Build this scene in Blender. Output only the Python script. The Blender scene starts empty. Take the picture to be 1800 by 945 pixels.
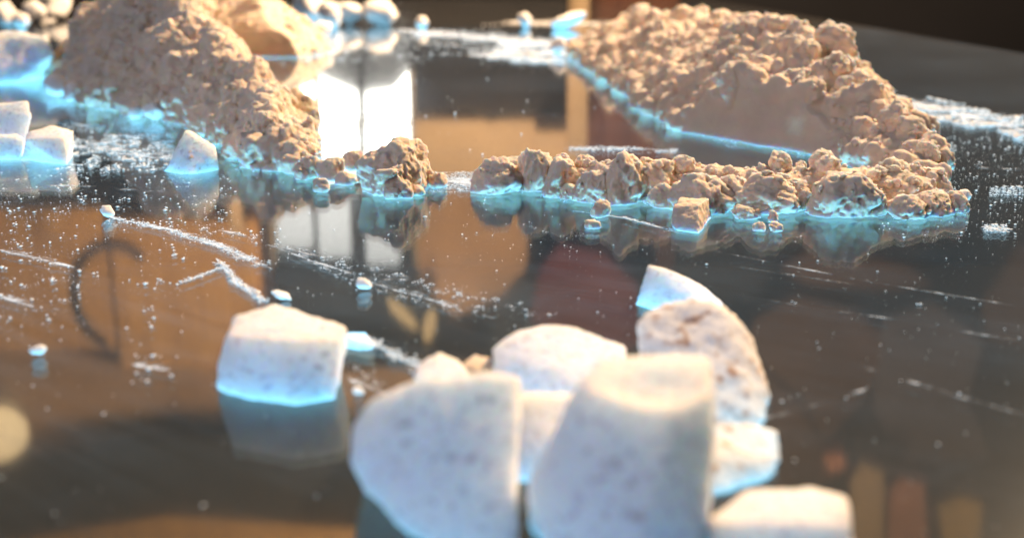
import bpy, bmesh, math, random
import numpy as np
from mathutils import Vector, Matrix, noise

random.seed(7)
RNG = np.random.default_rng(7)
scene = bpy.context.scene
COL = scene.collection

# ------------------------------------------------------------------ camera
CAM_H, PITCH, F = 0.066, math.radians(15.4), 1930.0
cam_d = bpy.data.cameras.new('camera')
cam = bpy.data.objects.new('camera', cam_d); COL.objects.link(cam)
cam.location = (0, 0, CAM_H)
cam.rotation_euler = (math.radians(90) - PITCH, 0, 0)
cam_d.sensor_width = 36.0
cam_d.lens = 36.0 * F / 1800.0
cam_d.clip_start, cam_d.clip_end = 0.005, 50
cam_d.dof.use_dof = True
cam_d.dof.focus_distance = 0.297
cam_d.dof.aperture_fstop = 14.5
scene.camera = cam

# ------------------------------------------------------------------ world and lamps
world = bpy.data.worlds.new('World'); scene.world = world
world.use_nodes = True
bg = world.node_tree.nodes['Background']
bg.inputs[0].default_value = (0.80, 0.84, 1.0, 1); bg.inputs[1].default_value = 0.03

def lamp(name, kind, loc, target, energy, color, size=0.1, size_y=None, spread=None):
    d = bpy.data.lights.new(name, kind); d.energy = energy; d.color = color
    if kind == 'AREA':
        d.size = size
        if size_y: d.shape = 'RECTANGLE'; d.size_y = size_y
        if spread: d.spread = math.radians(spread)
    else:
        d.shadow_soft_size = size
    o = bpy.data.objects.new(name, d); COL.objects.link(o)
    o.location = loc
    o.rotation_euler = (Vector(target) - Vector(loc)).to_track_quat('-Z', 'Y').to_euler()
    return o

# warm tungsten lamp above, behind and to the right of the powder
lamp('tungsten_lamp', 'AREA', (0.86, 1.40, 1.02), (0.0, 0.40, 0.0), 70.0, (1.0, 0.69, 0.41), 0.12)
# cool daylight coming up through the glass from below
lamp('daylight_below', 'AREA', (0.0, 0.69, -0.45), (0.0, 0.69, 0.0), 11.5, (0.23, 0.68, 1.0), 1.1, 1.12, 26)
# added warm lamp that brightens the far wall for its reflections
lamp('wall_fill_lamp', 'AREA', (-0.1, 1.75, 2.1), (-0.2, 2.9, 0.9), 90.0, (1.0, 0.70, 0.42), 0.5, None, 152)
# added soft cool fill from behind and left of the camera
lamp('front_fill', 'AREA', (-0.50, -0.35, 0.34), (0.03, 0.20, 0.0), 2.5, (0.72, 0.79, 1.0), 0.35)

scene.view_settings.view_transform = 'Standard'
scene.view_settings.look = 'None'
scene.view_settings.exposure = 0.3
scene.view_settings.gamma = 1.0
scene.view_settings.use_curve_mapping = False
scene.render.engine = 'CYCLES'
cy = scene.cycles
cy.use_denoising = True
cy.max_bounces = 10; cy.transparent_max_bounces = 12
cy.diffuse_bounces = 4; cy.glossy_bounces = 4
cy.sample_clamp_indirect = 4.0
cy.caustics_reflective = False; cy.caustics_refractive = False

# ------------------------------------------------------------------ layout helpers
FWD = Vector((0, math.cos(PITCH), -math.sin(PITCH)))
UP = Vector((0, math.sin(PITCH), math.cos(PITCH)))
CAM = Vector((0, 0, CAM_H))
def ray(px, py):
    return FWD * F + Vector((1, 0, 0)) * (px - 900) + UP * (472.5 - py)
def ground(px, py):
    d = ray(px, py)
    return CAM + d * (-CAM_H / d.z)
def at(px, py, Y):
    d = ray(px, py)
    return CAM + d * (Y / d.y)
def behind(px, py, Y):            # a point in the room whose mirror image in the glass shows there
    d = ray(px, py); d.z = -d.z
    return Vector((0, 0, -CAM_H)) + d * (Y / d.y)

# ------------------------------------------------------------------ materials
def new_mat(name):
    m = bpy.data.materials.new(name); m.use_nodes = True
    nt = m.node_tree; nt.nodes.clear()
    out = nt.nodes.new('ShaderNodeOutputMaterial')
    return m, nt, out
def N(nt, t, **kw):
    n = nt.nodes.new(t)
    for k, v in kw.items(): setattr(n, k, v)
    return n
def ramp(nt, stops):
    r = N(nt, 'ShaderNodeValToRGB')
    e = r.color_ramp.elements
    while len(e) < len(stops): e.new(0.5)
    for el, (p, c) in zip(e, stops):
        el.position = p; el.color = c if len(c) == 4 else (*c, 1)
    return r

def plain(name, color, rough=0.6, noise_scale=6.0, var=0.25, metallic=0.0):
    m, nt, out = new_mat(name)
    p = N(nt, 'ShaderNodeBsdfPrincipled')
    tc = N(nt, 'ShaderNodeTexCoord'); ns = N(nt, 'ShaderNodeTexNoise')
    ns.inputs['Scale'].default_value = noise_scale; ns.inputs['Detail'].default_value = 6
    nt.links.new(tc.outputs['Object'], ns.inputs['Vector'])
    a = tuple(c * (1 - var) for c in color); b = tuple(min(1, c * (1 + var)) for c in color)
    r = ramp(nt, [(0.3, a), (0.7, b)])
    nt.links.new(ns.outputs['Fac'], r.inputs['Fac'])
    nt.links.new(r.outputs['Color'], p.inputs['Base Color'])
    p.inputs['Roughness'].default_value = rough; p.inputs['Metallic'].default_value = metallic
    nt.links.new(p.outputs[0], out.inputs[0])
    return m

def wood(name, c0, c1, rough=0.5):
    m, nt, out = new_mat(name)
    p = N(nt, 'ShaderNodeBsdfPrincipled')
    tc = N(nt, 'ShaderNodeTexCoord'); mp = N(nt, 'ShaderNodeMapping')
    mp.inputs['Scale'].default_value = (14, 14, 1.6)
    ns = N(nt, 'ShaderNodeTexNoise'); ns.inputs['Scale'].default_value = 2.2; ns.inputs['Detail'].default_value = 7
    ns.inputs['Distortion'].default_value = 1.2
    r = ramp(nt, [(0.3, c0), (0.72, c1)])
    nt.links.new(tc.outputs['Object'], mp.inputs['Vector']); nt.links.new(mp.outputs[0], ns.inputs['Vector'])
    nt.links.new(ns.outputs['Fac'], r.inputs['Fac']); nt.links.new(r.outputs['Color'], p.inputs['Base Color'])
    p.inputs['Roughness'].default_value = rough
    nt.links.new(p.outputs[0], out.inputs[0])
    return m

def emit(name, color, strength):
    m, nt, out = new_mat(name)
    e = N(nt, 'ShaderNodeEmission'); e.inputs[0].default_value = (*color, 1); e.inputs[1].default_value = strength
    nt.links.new(e.outputs[0], out.inputs[0])
    return m

def powder(name, base, sss, bump_scale, bump_dist, spots=None, spot_scale=300, spot_lo=0.62, spot_hi=0.72, radius=(1.0, 1.0, 1.0)):
    m, nt, out = new_mat(name)
    p = N(nt, 'ShaderNodeBsdfPrincipled')
    tc = N(nt, 'ShaderNodeNewGeometry')
    ns = N(nt, 'ShaderNodeTexNoise'); ns.inputs['Scale'].default_value = 90; ns.inputs['Detail'].default_value = 5
    nt.links.new(tc.outputs['Position'], ns.inputs['Vector'])
    r = ramp(nt, [(0.32, tuple(c * 0.92 for c in base)), (0.68, tuple(min(1, c * 1.05) for c in base))])
    nt.links.new(ns.outputs['Fac'], r.inputs['Fac'])
    col = r.outputs['Color']
    if spots:
        n2 = N(nt, 'ShaderNodeTexNoise'); n2.inputs['Scale'].default_value = spot_scale; n2.inputs['Detail'].default_value = 2
        nt.links.new(tc.outputs['Position'], n2.inputs['Vector'])
        r2 = ramp(nt, [(spot_lo, (0, 0, 0)), (spot_hi, (1, 1, 1))])
        nt.links.new(n2.outputs['Fac'], r2.inputs['Fac'])
        mx = N(nt, 'ShaderNodeMix', data_type='RGBA')
        nt.links.new(r2.outputs['Color'], mx.inputs['Factor'])
        nt.links.new(col, mx.inputs[6]); mx.inputs[7].default_value = (*spots, 1)
        col = mx.outputs[2]
    nt.links.new(col, p.inputs['Base Color'])
    p.inputs['Roughness'].default_value = 0.9
    p.inputs['Specular IOR Level'].default_value = 0.15
    p.inputs['Subsurface Weight'].default_value = 1.0
    p.inputs['Subsurface Radius'].default_value = radius
    p.inputs['Subsurface Scale'].default_value = sss
    nb = N(nt, 'ShaderNodeTexNoise'); nb.inputs['Scale'].default_value = bump_scale; nb.inputs['Detail'].default_value = 6
    nb.inputs['Roughness'].default_value = 0.7
    nt.links.new(tc.outputs['Position'], nb.inputs['Vector'])
    b = N(nt, 'ShaderNodeBump'); b.inputs['Strength'].default_value = 0.6; b.inputs['Distance'].default_value = bump_dist
    nt.links.new(nb.outputs['Fac'], b.inputs['Height']); nt.links.new(b.outputs[0], p.inputs['Normal'])
    nt.links.new(p.outputs[0], out.inputs[0])
    return m

M_POWDER = powder('tan_white_powder', (0.81, 0.67, 0.545), 0.0014, 800, 0.0020, radius=(0.6, 1.1, 1.9))
M_CLIFF = M_POWDER
M_CHUNK = powder('white_chalky_chunk', (0.86, 0.88, 0.93), 0.010, 480, 0.0014, (0.64, 0.61, 0.64), 800, 0.55, 0.70, radius=(0.7, 1.0, 1.35))
M_WHITE = powder('white_crumb', (0.90, 0.89, 0.90), 0.0022, 600, 0.0006)
M_GRANULAR = powder('granular_white_chunk', (0.88, 0.88, 0.91), 0.006, 520, 0.0016, (0.50, 0.36, 0.30), 420, 0.56, 0.68)
M_GRAIN = powder('white_powder_grain', (0.92, 0.91, 0.92), 0.0010, 900, 0.0001)
M_GRAIN.node_tree.nodes['Principled BSDF'].inputs['Subsurface Weight'].default_value = 0.6

def glass_top():
    m, nt, out = new_mat('scratched_glass')
    L = nt.links
    geo = N(nt, 'ShaderNodeNewGeometry')
    dot = N(nt, 'ShaderNodeVectorMath', operation='DOT_PRODUCT')
    L.new(geo.outputs['Incoming'], dot.inputs[0]); L.new(geo.outputs['Normal'], dot.inputs[1])
    ab = N(nt, 'ShaderNodeMath', operation='ABSOLUTE'); L.new(dot.outputs['Value'], ab.inputs[0])
    inv = N(nt, 'ShaderNodeMath', operation='SUBTRACT'); inv.inputs[0].default_value = 1.0; L.new(ab.outputs[0], inv.inputs[1])
    pw = N(nt, 'ShaderNodeMath', operation='POWER'); pw.inputs[1].default_value = 6.2; L.new(inv.outputs[0], pw.inputs[0])
    mul = N(nt, 'ShaderNodeMath', operation='MULTIPLY_ADD', use_clamp=True)
    mul.inputs[1].default_value = 0.97; mul.inputs[2].default_value = 0.03; L.new(pw.outputs[0], mul.inputs[0])
    tc = N(nt, 'ShaderNodeTexCoord')
    # wiping streaks and scratches
    def streak(rot, sx, sy, scale, lo, hi):
        mp = N(nt, 'ShaderNodeMapping', vector_type='TEXTURE'); mp.inputs['Rotation'].default_value = (0, 0, math.radians(rot))
        mp.inputs['Scale'].default_value = (1 / sx, 1 / sy, 1)
        ns = N(nt, 'ShaderNodeTexNoise'); ns.inputs['Scale'].default_value = scale; ns.inputs['Detail'].default_value = 8
        ns.inputs['Roughness'].default_value = 0.68
        L.new(tc.outputs['Object'], mp.inputs['Vector']); L.new(mp.outputs[0], ns.inputs['Vector'])
        r = ramp(nt, [(lo, (0, 0, 0)), (hi, (1, 1, 1))]); L.new(ns.outputs['Fac'], r.inputs['Fac'])
        return r.outputs['Color']
    s1 = streak(-38, 6, 300, 3.0, 0.50, 0.82)
    s2 = streak(-24, 8, 420, 2.5, 0.52, 0.84)
    s4 = streak(35, 8, 360, 2.5, 0.56, 0.84)
    s3 = streak(0, 1, 1, 7.0, 0.40, 0.75)
    mx = N(nt, 'ShaderNodeMath', operation='MAXIMUM'); L.new(s1, mx.inputs[0]); L.new(s2, mx.inputs[1])
    mx0 = mx; mx = N(nt, 'ShaderNodeMath', operation='MAXIMUM'); L.new(mx0.outputs[0], mx.inputs[0]); L.new(s4, mx.inputs[1])
    rg = N(nt, 'ShaderNodeMath', operation='MULTIPLY_ADD'); rg.inputs[1].default_value = 0.06; rg.inputs[2].default_value = 0.040
    L.new(mx.outputs[0], rg.inputs[0])
    gl = N(nt, 'ShaderNodeBsdfGlossy'); gl.inputs['Color'].default_value = (0.97, 0.97, 0.98, 1)
    L.new(rg.outputs[0], gl.inputs['Roughness'])
    tr = N(nt, 'ShaderNodeBsdfTransparent'); tr.inputs['Color'].default_value = (0.93, 0.97, 0.96, 1)
    mix = N(nt, 'ShaderNodeMixShader'); L.new(mul.outputs[0], mix.inputs[0])
    gw = N(nt, 'ShaderNodeBsdfGlossy'); gw.inputs['Color'].default_value = (0.97, 0.97, 0.98, 1); gw.inputs['Roughness'].default_value = 0.16
    gm = N(nt, 'ShaderNodeMixShader'); gm.inputs[0].default_value = 0.09; L.new(gl.outputs[0], gm.inputs[1]); L.new(gw.outputs[0], gm.inputs[2])
    L.new(tr.outputs[0], mix.inputs[1]); L.new(gm.outputs[0], mix.inputs[2])
    # thin dusty film left by wiping; lavender tint and even base paint in a sheen
    df = N(nt, 'ShaderNodeBsdfDiffuse'); df.inputs['Color'].default_value = (0.70, 0.72, 0.80, 1)
    tl = N(nt, 'ShaderNodeBsdfTranslucent'); tl.inputs['Color'].default_value = (0.70, 0.70, 0.72, 1)
    dt = N(nt, 'ShaderNodeMixShader'); dt.inputs[0].default_value = 0.5; L.new(df.outputs[0], dt.inputs[1]); L.new(tl.outputs[0], dt.inputs[2])
    ml = N(nt, 'ShaderNodeMath', operation='MULTIPLY'); L.new(mx.outputs[0], ml.inputs[0]); L.new(s3, ml.inputs[1])
    fm = N(nt, 'ShaderNodeMath', operation='MULTIPLY_ADD'); fm.inputs[1].default_value = 0.10; fm.inputs[2].default_value = 0.010
    L.new(ml.outputs[0], fm.inputs[0])
    mix2 = N(nt, 'ShaderNodeMixShader'); L.new(fm.outputs[0], mix2.inputs[0])
    L.new(mix.outputs[0], mix2.inputs[1]); L.new(dt.outputs[0], mix2.inputs[2])
    L.new(mix2.outputs[0], out.inputs[0])
    return m
M_GLASS = glass_top()
M_EDGE = plain('dark_glass_edge', (0.10, 0.05, 0.04), 0.3)

# ------------------------------------------------------------------ object helpers
def mesh_obj(name, mesh, mat, parent=None, loc=None):
    o = bpy.data.objects.new(name, mesh); COL.objects.link(o)
    if mat and not mesh.materials: mesh.materials.append(mat)
    if parent: o.parent = parent
    if loc is not None: o.location = loc
    return o
def tag(o, label, cat, group=None, kind=None):
    if label: o['label'] = label
    if cat: o['category'] = cat
    if group: o['group'] = group
    if kind: o['kind'] = kind
    return o
def empty(name, loc):
    o = bpy.data.objects.new(name, None); COL.objects.link(o); o.location = loc
    o.empty_display_size = 0.005
    return o
def bm_mesh(name, bm, smooth=True):
    me = bpy.data.meshes.new(name); bm.to_mesh(me); bm.free()
    if smooth: me.polygons.foreach_set('use_smooth', [True] * len(me.polygons))
    return me
def np_mesh(name, V, Fc):
    me = bpy.data.meshes.new(name)
    V = np.asarray(V, dtype=np.float32); Fc = np.asarray(Fc, dtype=np.int32)
    k = Fc.shape[1]
    me.vertices.add(len(V)); me.vertices.foreach_set('co', V.ravel())
    me.loops.add(Fc.size); me.loops.foreach_set('vertex_index', Fc.ravel())
    me.polygons.add(len(Fc)); me.polygons.foreach_set('loop_start', np.arange(len(Fc), dtype=np.int32) * k)
    me.update(calc_edges=True); me.validate()
    return me
def box_mesh(name, size, bevel=0.0):
    bm = bmesh.new(); bmesh.ops.create_cube(bm, size=1.0)
    bmesh.ops.scale(bm, vec=size, verts=bm.verts)
    if bevel: bmesh.ops.bevel(bm, geom=list(bm.edges), offset=bevel, segments=2, affect='EDGES')
    return bm_mesh(name, bm, False)

CLOUD = {}
def cloud(size, depth=2):
    k = (size, depth)
    if k not in CLOUD:
        t = bpy.data.textures.new('cloud', 'CLOUDS'); t.noise_scale = size; t.noise_depth = depth
        CLOUD[k] = t
    return CLOUD[k]
def cook(name, me, voxel, displace, smooth=0, floor=None):
    """voxel-remesh a solid, roughen it and bake the result to a plain mesh"""
    o = bpy.data.objects.new(name, me); COL.objects.link(o)
    r = o.modifiers.new('remesh', 'REMESH'); r.mode = 'VOXEL'; r.voxel_size = voxel
    if smooth:
        s = o.modifiers.new('smooth', 'SMOOTH'); s.iterations = smooth; s.factor = 0.5
    for size, strength in displace:
        d = o.modifiers.new('displace', 'DISPLACE'); d.texture = cloud(size); d.strength = strength
        d.mid_level = 0.5; d.texture_coords = 'LOCAL'
    dg = bpy.context.evaluated_depsgraph_get(); dg.update()
    res = bpy.data.meshes.new_from_object(o.evaluated_get(dg))
    bpy.data.objects.remove(o)
    n = len(res.vertices); co = np.empty(n * 3, dtype=np.float32)
    res.vertices.foreach_get('co', co); co = co.reshape(-1, 3)
    if floor is not None: co[:, 2] = np.maximum(co[:, 2], floor + RNG.random(n) * 0.0001)
    res.vertices.foreach_set('co', co.ravel())
    res.polygons.foreach_set('use_smooth', [True] * len(res.polygons))
    res.materials.clear(); res.update(); res.name = name
    return res

# ------------------------------------------------------------------ setting: floor, far wall, glass table
floor_o = mesh_obj('floor', np_mesh('floor', [(-6, -3, -0.75), (6, -3, -0.75), (6, 8, -0.75), (-6, 8, -0.75)], [(0, 1, 2, 3)]),
                   plain('dark_floor', (0.006, 0.005, 0.006), 0.9, 0.7))
tag(floor_o, None, None, kind='structure')

WY = 2.9
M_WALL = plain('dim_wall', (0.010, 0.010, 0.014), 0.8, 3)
M_OAK = wood('golden_oak', (0.46, 0.24, 0.07), (0.66, 0.37, 0.12))
M_WALNUT = wood('red_brown_wood', (0.10, 0.032, 0.018), (0.19, 0.07, 0.035))
M_RED = plain('deep_red_patch', (0.10, 0.016, 0.020), 0.8, 4)
M_TAN = plain('tan_plaster', (0.62, 0.44, 0.26), 0.7, 4)
M_TAN2 = plain('brown_patch', (0.34, 0.20, 0.10), 0.7, 4)
M_UMBER = plain('umber_patch', (0.10, 0.052, 0.028), 0.8, 4)
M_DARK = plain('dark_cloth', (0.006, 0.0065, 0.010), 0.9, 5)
M_LILAC = plain('lilac_patch', (0.11, 0.092, 0.105), 0.9, 5)
M_PEACH = plain('peach_patch', (0.75, 0.33, 0.20), 0.8, 5)
M_YELLOW = plain('yellow_patch', (0.80, 0.50, 0.12), 0.8, 5)

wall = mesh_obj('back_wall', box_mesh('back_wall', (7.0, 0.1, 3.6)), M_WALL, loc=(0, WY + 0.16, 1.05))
tag(wall, None, None, kind='structure')
def fit(name, x0, y0, x1, y1, mat, Y=WY, thick=0.04, parent=wall):
    a, b = behind(x0, y0, Y), behind(x1, y1, Y)
    c = (a + b) / 2; w, h = abs(b.x - a.x), abs(b.z - a.z)
    o = mesh_obj(name, box_mesh(name, (w, thick, h), 0.006), mat)
    o.location = c
    if parent:
        o.parent = parent; o.matrix_parent_inverse = Matrix.Translation(-Vector(parent.location))
    return o
def reflect_patch(pts, mat, Y, thick=0.03):  # irregular shape added only to colour the reflection in the glass
    bm = bmesh.new()
    f = bm.faces.new([bm.verts.new(behind(x, y, Y) - Vector(wall.location)) for x, y in pts])
    r = bmesh.ops.extrude_face_region(bm, geom=[f])
    bmesh.ops.translate(bm, vec=(0, thick, 0), verts=[v for v in r['geom'] if isinstance(v, bmesh.types.BMVert)])
    bmesh.ops.recalc_face_normals(bm, faces=bm.faces)
    return mesh_obj('reflection_patch', bm_mesh('reflection_patch', bm, False), mat, wall)
# panelling and post of the far wall, with added colour patches for the reflections
fit('panel', 730, 205, 1000, 312, M_TAN, thick=0.05)
reflect_patch([(735, 316), (850, 312), (955, 318), (930, 400), (925, 470), (880, 520), (800, 555), (740, 500), (728, 410)], M_TAN2, WY - 0.02)
fit('panel', 940, 225, 1000, 300, M_TAN, WY - 0.05)
fit('post', 1000, -40, 1030, 300, M_TAN, WY - 0.12, 0.06)
fit('panel', 1034, -40, 1190, 60, M_WALNUT, WY - 0.02)
reflect_patch([(1034, 150), (1190, 150), (1200, 300), (1170, 400), (1080, 430), (1030, 400)], M_WALNUT, WY - 0.02)
reflect_patch([(950, 470), (985, 430), (1060, 445), (1120, 500), (1130, 600), (1060, 640), (980, 600), (930, 560)], M_RED, WY - 0.03)
fit('panel', -260, 360, 214, 610, M_OAK)
fit('panel', 190, 380, 470, 640, M_OAK, WY - 0.02)
reflect_patch([(-260, 614), (60, 605), (210, 640), (420, 640), (600, 650), (860, 640), (860, 790), (560, 770), (300, 765), (0, 800), (-260, 850)], M_TAN2, WY - 0.01)
fit('panel', 400, 330, 428, 420, M_TAN, WY - 0.09)
reflect_patch([(-300, 900), (0, 815), (150, 790), (320, 772), (620, 775), (900, 800), (900, 940), (560, 925), (300, 905), (100, 935), (-300, 1010)], M_DARK, WY - 0.08)
reflect_patch([(-300, 960), (200, 900), (500, 890), (900, 920), (900, 1100), (-300, 1100)], M_OAK, WY)
reflect_patch([(1330, 560), (1400, 520), (1500, 545), (1570, 600), (1520, 700), (1440, 790), (1340, 760), (1290, 650)], M_UMBER, WY - 0.01)
reflect_patch([(1560, 560), (1640, 530), (1730, 600), (1700, 700), (1740, 800), (1600, 820), (1540, 720)], M_LILAC, WY - 0.04)
reflect_patch([(1740, 520), (1800, 430), (1960, 420), (2000, 640), (1850, 610), (1720, 600)], M_UMBER, WY - 0.02)
reflect_patch([(1370, 470), (1440, 430), (1600, 470), (1640, 500), (1560, 510), (1420, 500)], M_UMBER, WY - 0.02)
reflect_patch([(1180, 660), (1300, 620), (1400, 700), (1470, 830), (1400, 900), (1180, 880)], M_UMBER, WY - 0.02)
reflect_patch([(1500, 850), (1520, 815), (1555, 830), (1550, 1050), (1505, 1050)], M_TAN, WY - 0.12)
reflect_patch([(1555, 870), (1590, 840), (1625, 850), (1635, 1050), (1552, 1050)], M_PEACH, WY - 0.10)
reflect_patch([(1450, 800), (1480, 795), (1490, 820), (1460, 830)], M_PEACH, WY - 0.10)
reflect_patch([(1655, 890), (1690, 872), (1728, 885), (1710, 1050), (1680, 1050)], M_YELLOW, WY - 0.12)

# bright window
win = empty('window', behind(610, 120, WY)); tag(win, 'bright daylit window mirrored in the glass beside the tan heap', 'window')
def wpart(name, x0, y0, x1, y1, mat, Y, thick=0.02):
    o = fit(name, x0, y0, x1, y1, mat, Y, thick, None)
    o.parent = win; o.matrix_parent_inverse = Matrix.Translation(-Vector(win.location))
    return o
M_SKYPANE = emit('daylit_pane', (1.0, 0.95, 0.86), 6.5)
M_FRAME = plain('window_frame', (0.30, 0.24, 0.16), 0.5)
for (x0, y0, x1, y1) in [(478, 128, 556, 212), (562, 128, 633, 212), (640, 128, 724, 212),
                         (478, 218, 556, 330), (562, 218, 633, 330), (640, 218, 724, 322)]:
    wpart('pane', x0, y0, x1, y1, M_SKYPANE, WY, 0.01)
M_DIMPANE = emit('dim_daylit_pane', (1.0, 0.95, 0.88), 1.7)  # window panes again, emission turned down for a hazier reflection
for (x0, y0, x1, y1) in [(474, 345, 552, 436), (556, 345, 618, 452), (642, 398, 704, 464)]:
    wpart('dim_pane', x0, y0, x1, y1, M_DIMPANE, WY, 0.01)
wpart('mullion', 556, 128, 562, 330, M_TAN, WY - 0.02, 0.03)
wpart('mullion', 633, 126, 640, 330, M_DARK, WY - 0.02, 0.03)
wpart('transom', 478, 212, 724, 218, M_FRAME, WY - 0.04, 0.03)
wpart('frame', 724, 120, 732, 465, M_FRAME, WY - 0.02, 0.04)
wpart('frame', 468, 120, 478, 465, M_FRAME, WY - 0.02, 0.04)
# dark furniture standing before the window, cutting its lower edge
def silhouette(name, pts, Y, thick, mat, label, cat):
    bm = bmesh.new()
    vs = [bm.verts.new(behind(x, y, Y)) for x, y in pts]
    f = bm.faces.new(vs)
    r = bmesh.ops.extrude_face_region(bm, geom=[f])
    bmesh.ops.translate(bm, vec=(0, thick, 0), verts=[v for v in r['geom'] if isinstance(v, bmesh.types.BMVert)])
    bmesh.ops.recalc_face_normals(bm, faces=bm.faces)
    o = mesh_obj(name, bm_mesh(name, bm, False), mat)
    return tag(o, label, cat)
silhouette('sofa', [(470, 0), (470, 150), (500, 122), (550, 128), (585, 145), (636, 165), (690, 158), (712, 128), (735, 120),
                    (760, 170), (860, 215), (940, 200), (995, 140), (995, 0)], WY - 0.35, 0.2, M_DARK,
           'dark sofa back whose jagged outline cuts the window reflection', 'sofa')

# glowing globe lamp, and two added glowing shapes that make golden highlights in the glass
def globe(name, px, py, r, Y, mat, label, sq=(1, 1, 1), lean=0.0):
    c = behind(px, py, Y)
    t = empty(name, c); tag(t, label, 'lamp')
    bm = bmesh.new(); bmesh.ops.create_uvsphere(bm, u_segments=24, v_segments=16, radius=r)
    bmesh.ops.scale(bm, vec=sq, verts=bm.verts)
    bmesh.ops.rotate(bm, matrix=Matrix.Rotation(lean, 3, 'Y'), verts=bm.verts)
    mesh_obj('shade', bm_mesh('shade', bm), mat, t)
    bm = bmesh.new(); bmesh.ops.create_cone(bm, cap_ends=True, segments=12, radius1=r * 0.3, radius2=r * 0.2, depth=0.06)
    bmesh.ops.rotate(bm, matrix=Matrix.Rotation(math.radians(90), 3, 'X'), verts=bm.verts)
    bmesh.ops.translate(bm, vec=(0, r + 0.01, 0), verts=bm.verts)
    mesh_obj('wall_mount', bm_mesh('wall_mount', bm), M_DARK, t)
M_GLOW = emit('lamp_glow', (1.0, 0.66, 0.32), 4.0)
M_GLOW2 = emit('glint_glow', (1.0, 0.60, 0.24), 2.0)
globe('globe_lamp', -2, 762, 0.075, WY - 0.15, M_GLOW, 'round glowing yellow lamp mirrored in the glass by the dark band')
globe('golden_glint', 708, 552, 0.05, WY - 0.1, M_GLOW2, 'slanting golden highlight mirrored in the glass beside the chunk', (0.32, 0.4, 1.15), 0.75)
globe('golden_glint', 755, 572, 0.05, WY - 0.1, M_GLOW2, 'upright golden highlight mirrored in the glass beside its slanting twin', (0.34, 0.4, 0.95), -0.2)

# bent dark hoop of a chair back
c = behind(205, 520, WY - 0.2)
bm = bmesh.new()
R0, r0 = 0.11, 0.012
ring = []
for i in range(49):
    a = math.radians(60 + 200 * i / 48)
    ring.append([bm.verts.new((c.x + (R0 + r0 * math.cos(b)) * math.cos(a + 0.9), c.y + r0 * math.sin(b), c.z + 1.25 * (R0 + r0 * math.cos(b)) * math.sin(a + 0.9)))
                 for b in [k * math.pi / 4 for k in range(8)]])
for i in range(48):
    for k in range(8):
        bm.faces.new((ring[i][k], ring[i][(k + 1) % 8], ring[i + 1][(k + 1) % 8], ring[i + 1][k]))
tag(mesh_obj('bentwood_hoop', bm_mesh('bentwood_hoop', bm), M_DARK), 'thin dark bent hoop mirrored in the brown glass', 'hoop')

# glass table
X0, X1, Y0, Y1, TH = -0.62, 0.402, -0.25, 2.45, 0.0008
table = empty('glass_table', (0, 0, -0.75)); tag(table, 'scratched glass table strewn with powder and chunks', 'table')
bm = bmesh.new()
for z in (0.0, -TH):
    q = [bm.verts.new((x, y, z + 0.75)) for x, y in ((X0, Y0), (X1, Y0), (X1, Y1), (X0, Y1))]
    bm.faces.new(q if z == 0 else q[::-1])
mesh_obj('glass_top', bm_mesh('glass_top', bm, False), M_GLASS, table)
bm = bmesh.new()
for (a, b) in (((X0, Y0), (X1, Y0)), ((X1, Y0), (X1, Y1)), ((X1, Y1), (X0, Y1)), ((X0, Y1), (X0, Y0))):
    v = [bm.verts.new((*a, 0.75 - TH)), bm.verts.new((*b, 0.75 - TH)), bm.verts.new((*b, 0.75)), bm.verts.new((*a, 0.75))]
    bm.faces.new(v)
mesh_obj('glass_edge', bm_mesh('glass_edge', bm, False), M_EDGE, table)
for (x, y) in ((X0 + .06, Y0 + .06), (X1 - .06, Y0 + .06), (X0 + .06, Y1 - .06), (X1 - .06, Y1 - .06)):
    mesh_obj('leg', box_mesh('leg', (0.04, 0.04, 0.75 - TH - 0.002)), M_EDGE, table, (x, y, (0.75 - TH) / 2))

# ------------------------------------------------------------------ lumps
def ico_data(sub):
    bm = bmesh.new(); bmesh.ops.create_icosphere(bm, subdivisions=sub, radius=1.0)
    v = np.array([x.co[:] for x in bm.verts]); f = np.array([[x.index for x in p.verts] for p in bm.faces]); bm.free()
    return v, f
ICO1, ICO2 = ico_data(1), ico_data(2)
def crust(me, n, lo, hi, rng, zlim=None):
    """vertices and faces of small rounded grains clinging to a mesh"""
    a = np.empty(len(me.vertices) * 3, dtype=np.float32); me.vertices.foreach_get('co', a); a = a.reshape(-1, 3)
    b = np.empty(len(me.vertices) * 3, dtype=np.float32); me.vertices.foreach_get('normal', b); b = b.reshape(-1, 3)
    if zlim is not None:
        ok = zlim(a, b); a, b = a[ok], b[ok]
    i = rng.integers(len(a), size=n)
    r = lo + (hi - lo) * rng.random(n) ** 2.5
    c = a[i] + b[i] * (r * rng.uniform(-0.45, 0.25, n))[:, None]
    V = ICO2[0][None] * (1 + 0.14 * rng.standard_normal((n, len(ICO2[0]), 1)).clip(-1.3, 1.3)) * r[:, None, None] * rng.uniform(.75, 1.25, (n, 1, 3)) + c[:, None]
    Ff = ICO2[1][None] + (np.arange(n) * len(ICO2[0]))[:, None, None]
    return V.reshape(-1, 3), Ff.reshape(-1, 3)
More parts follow.
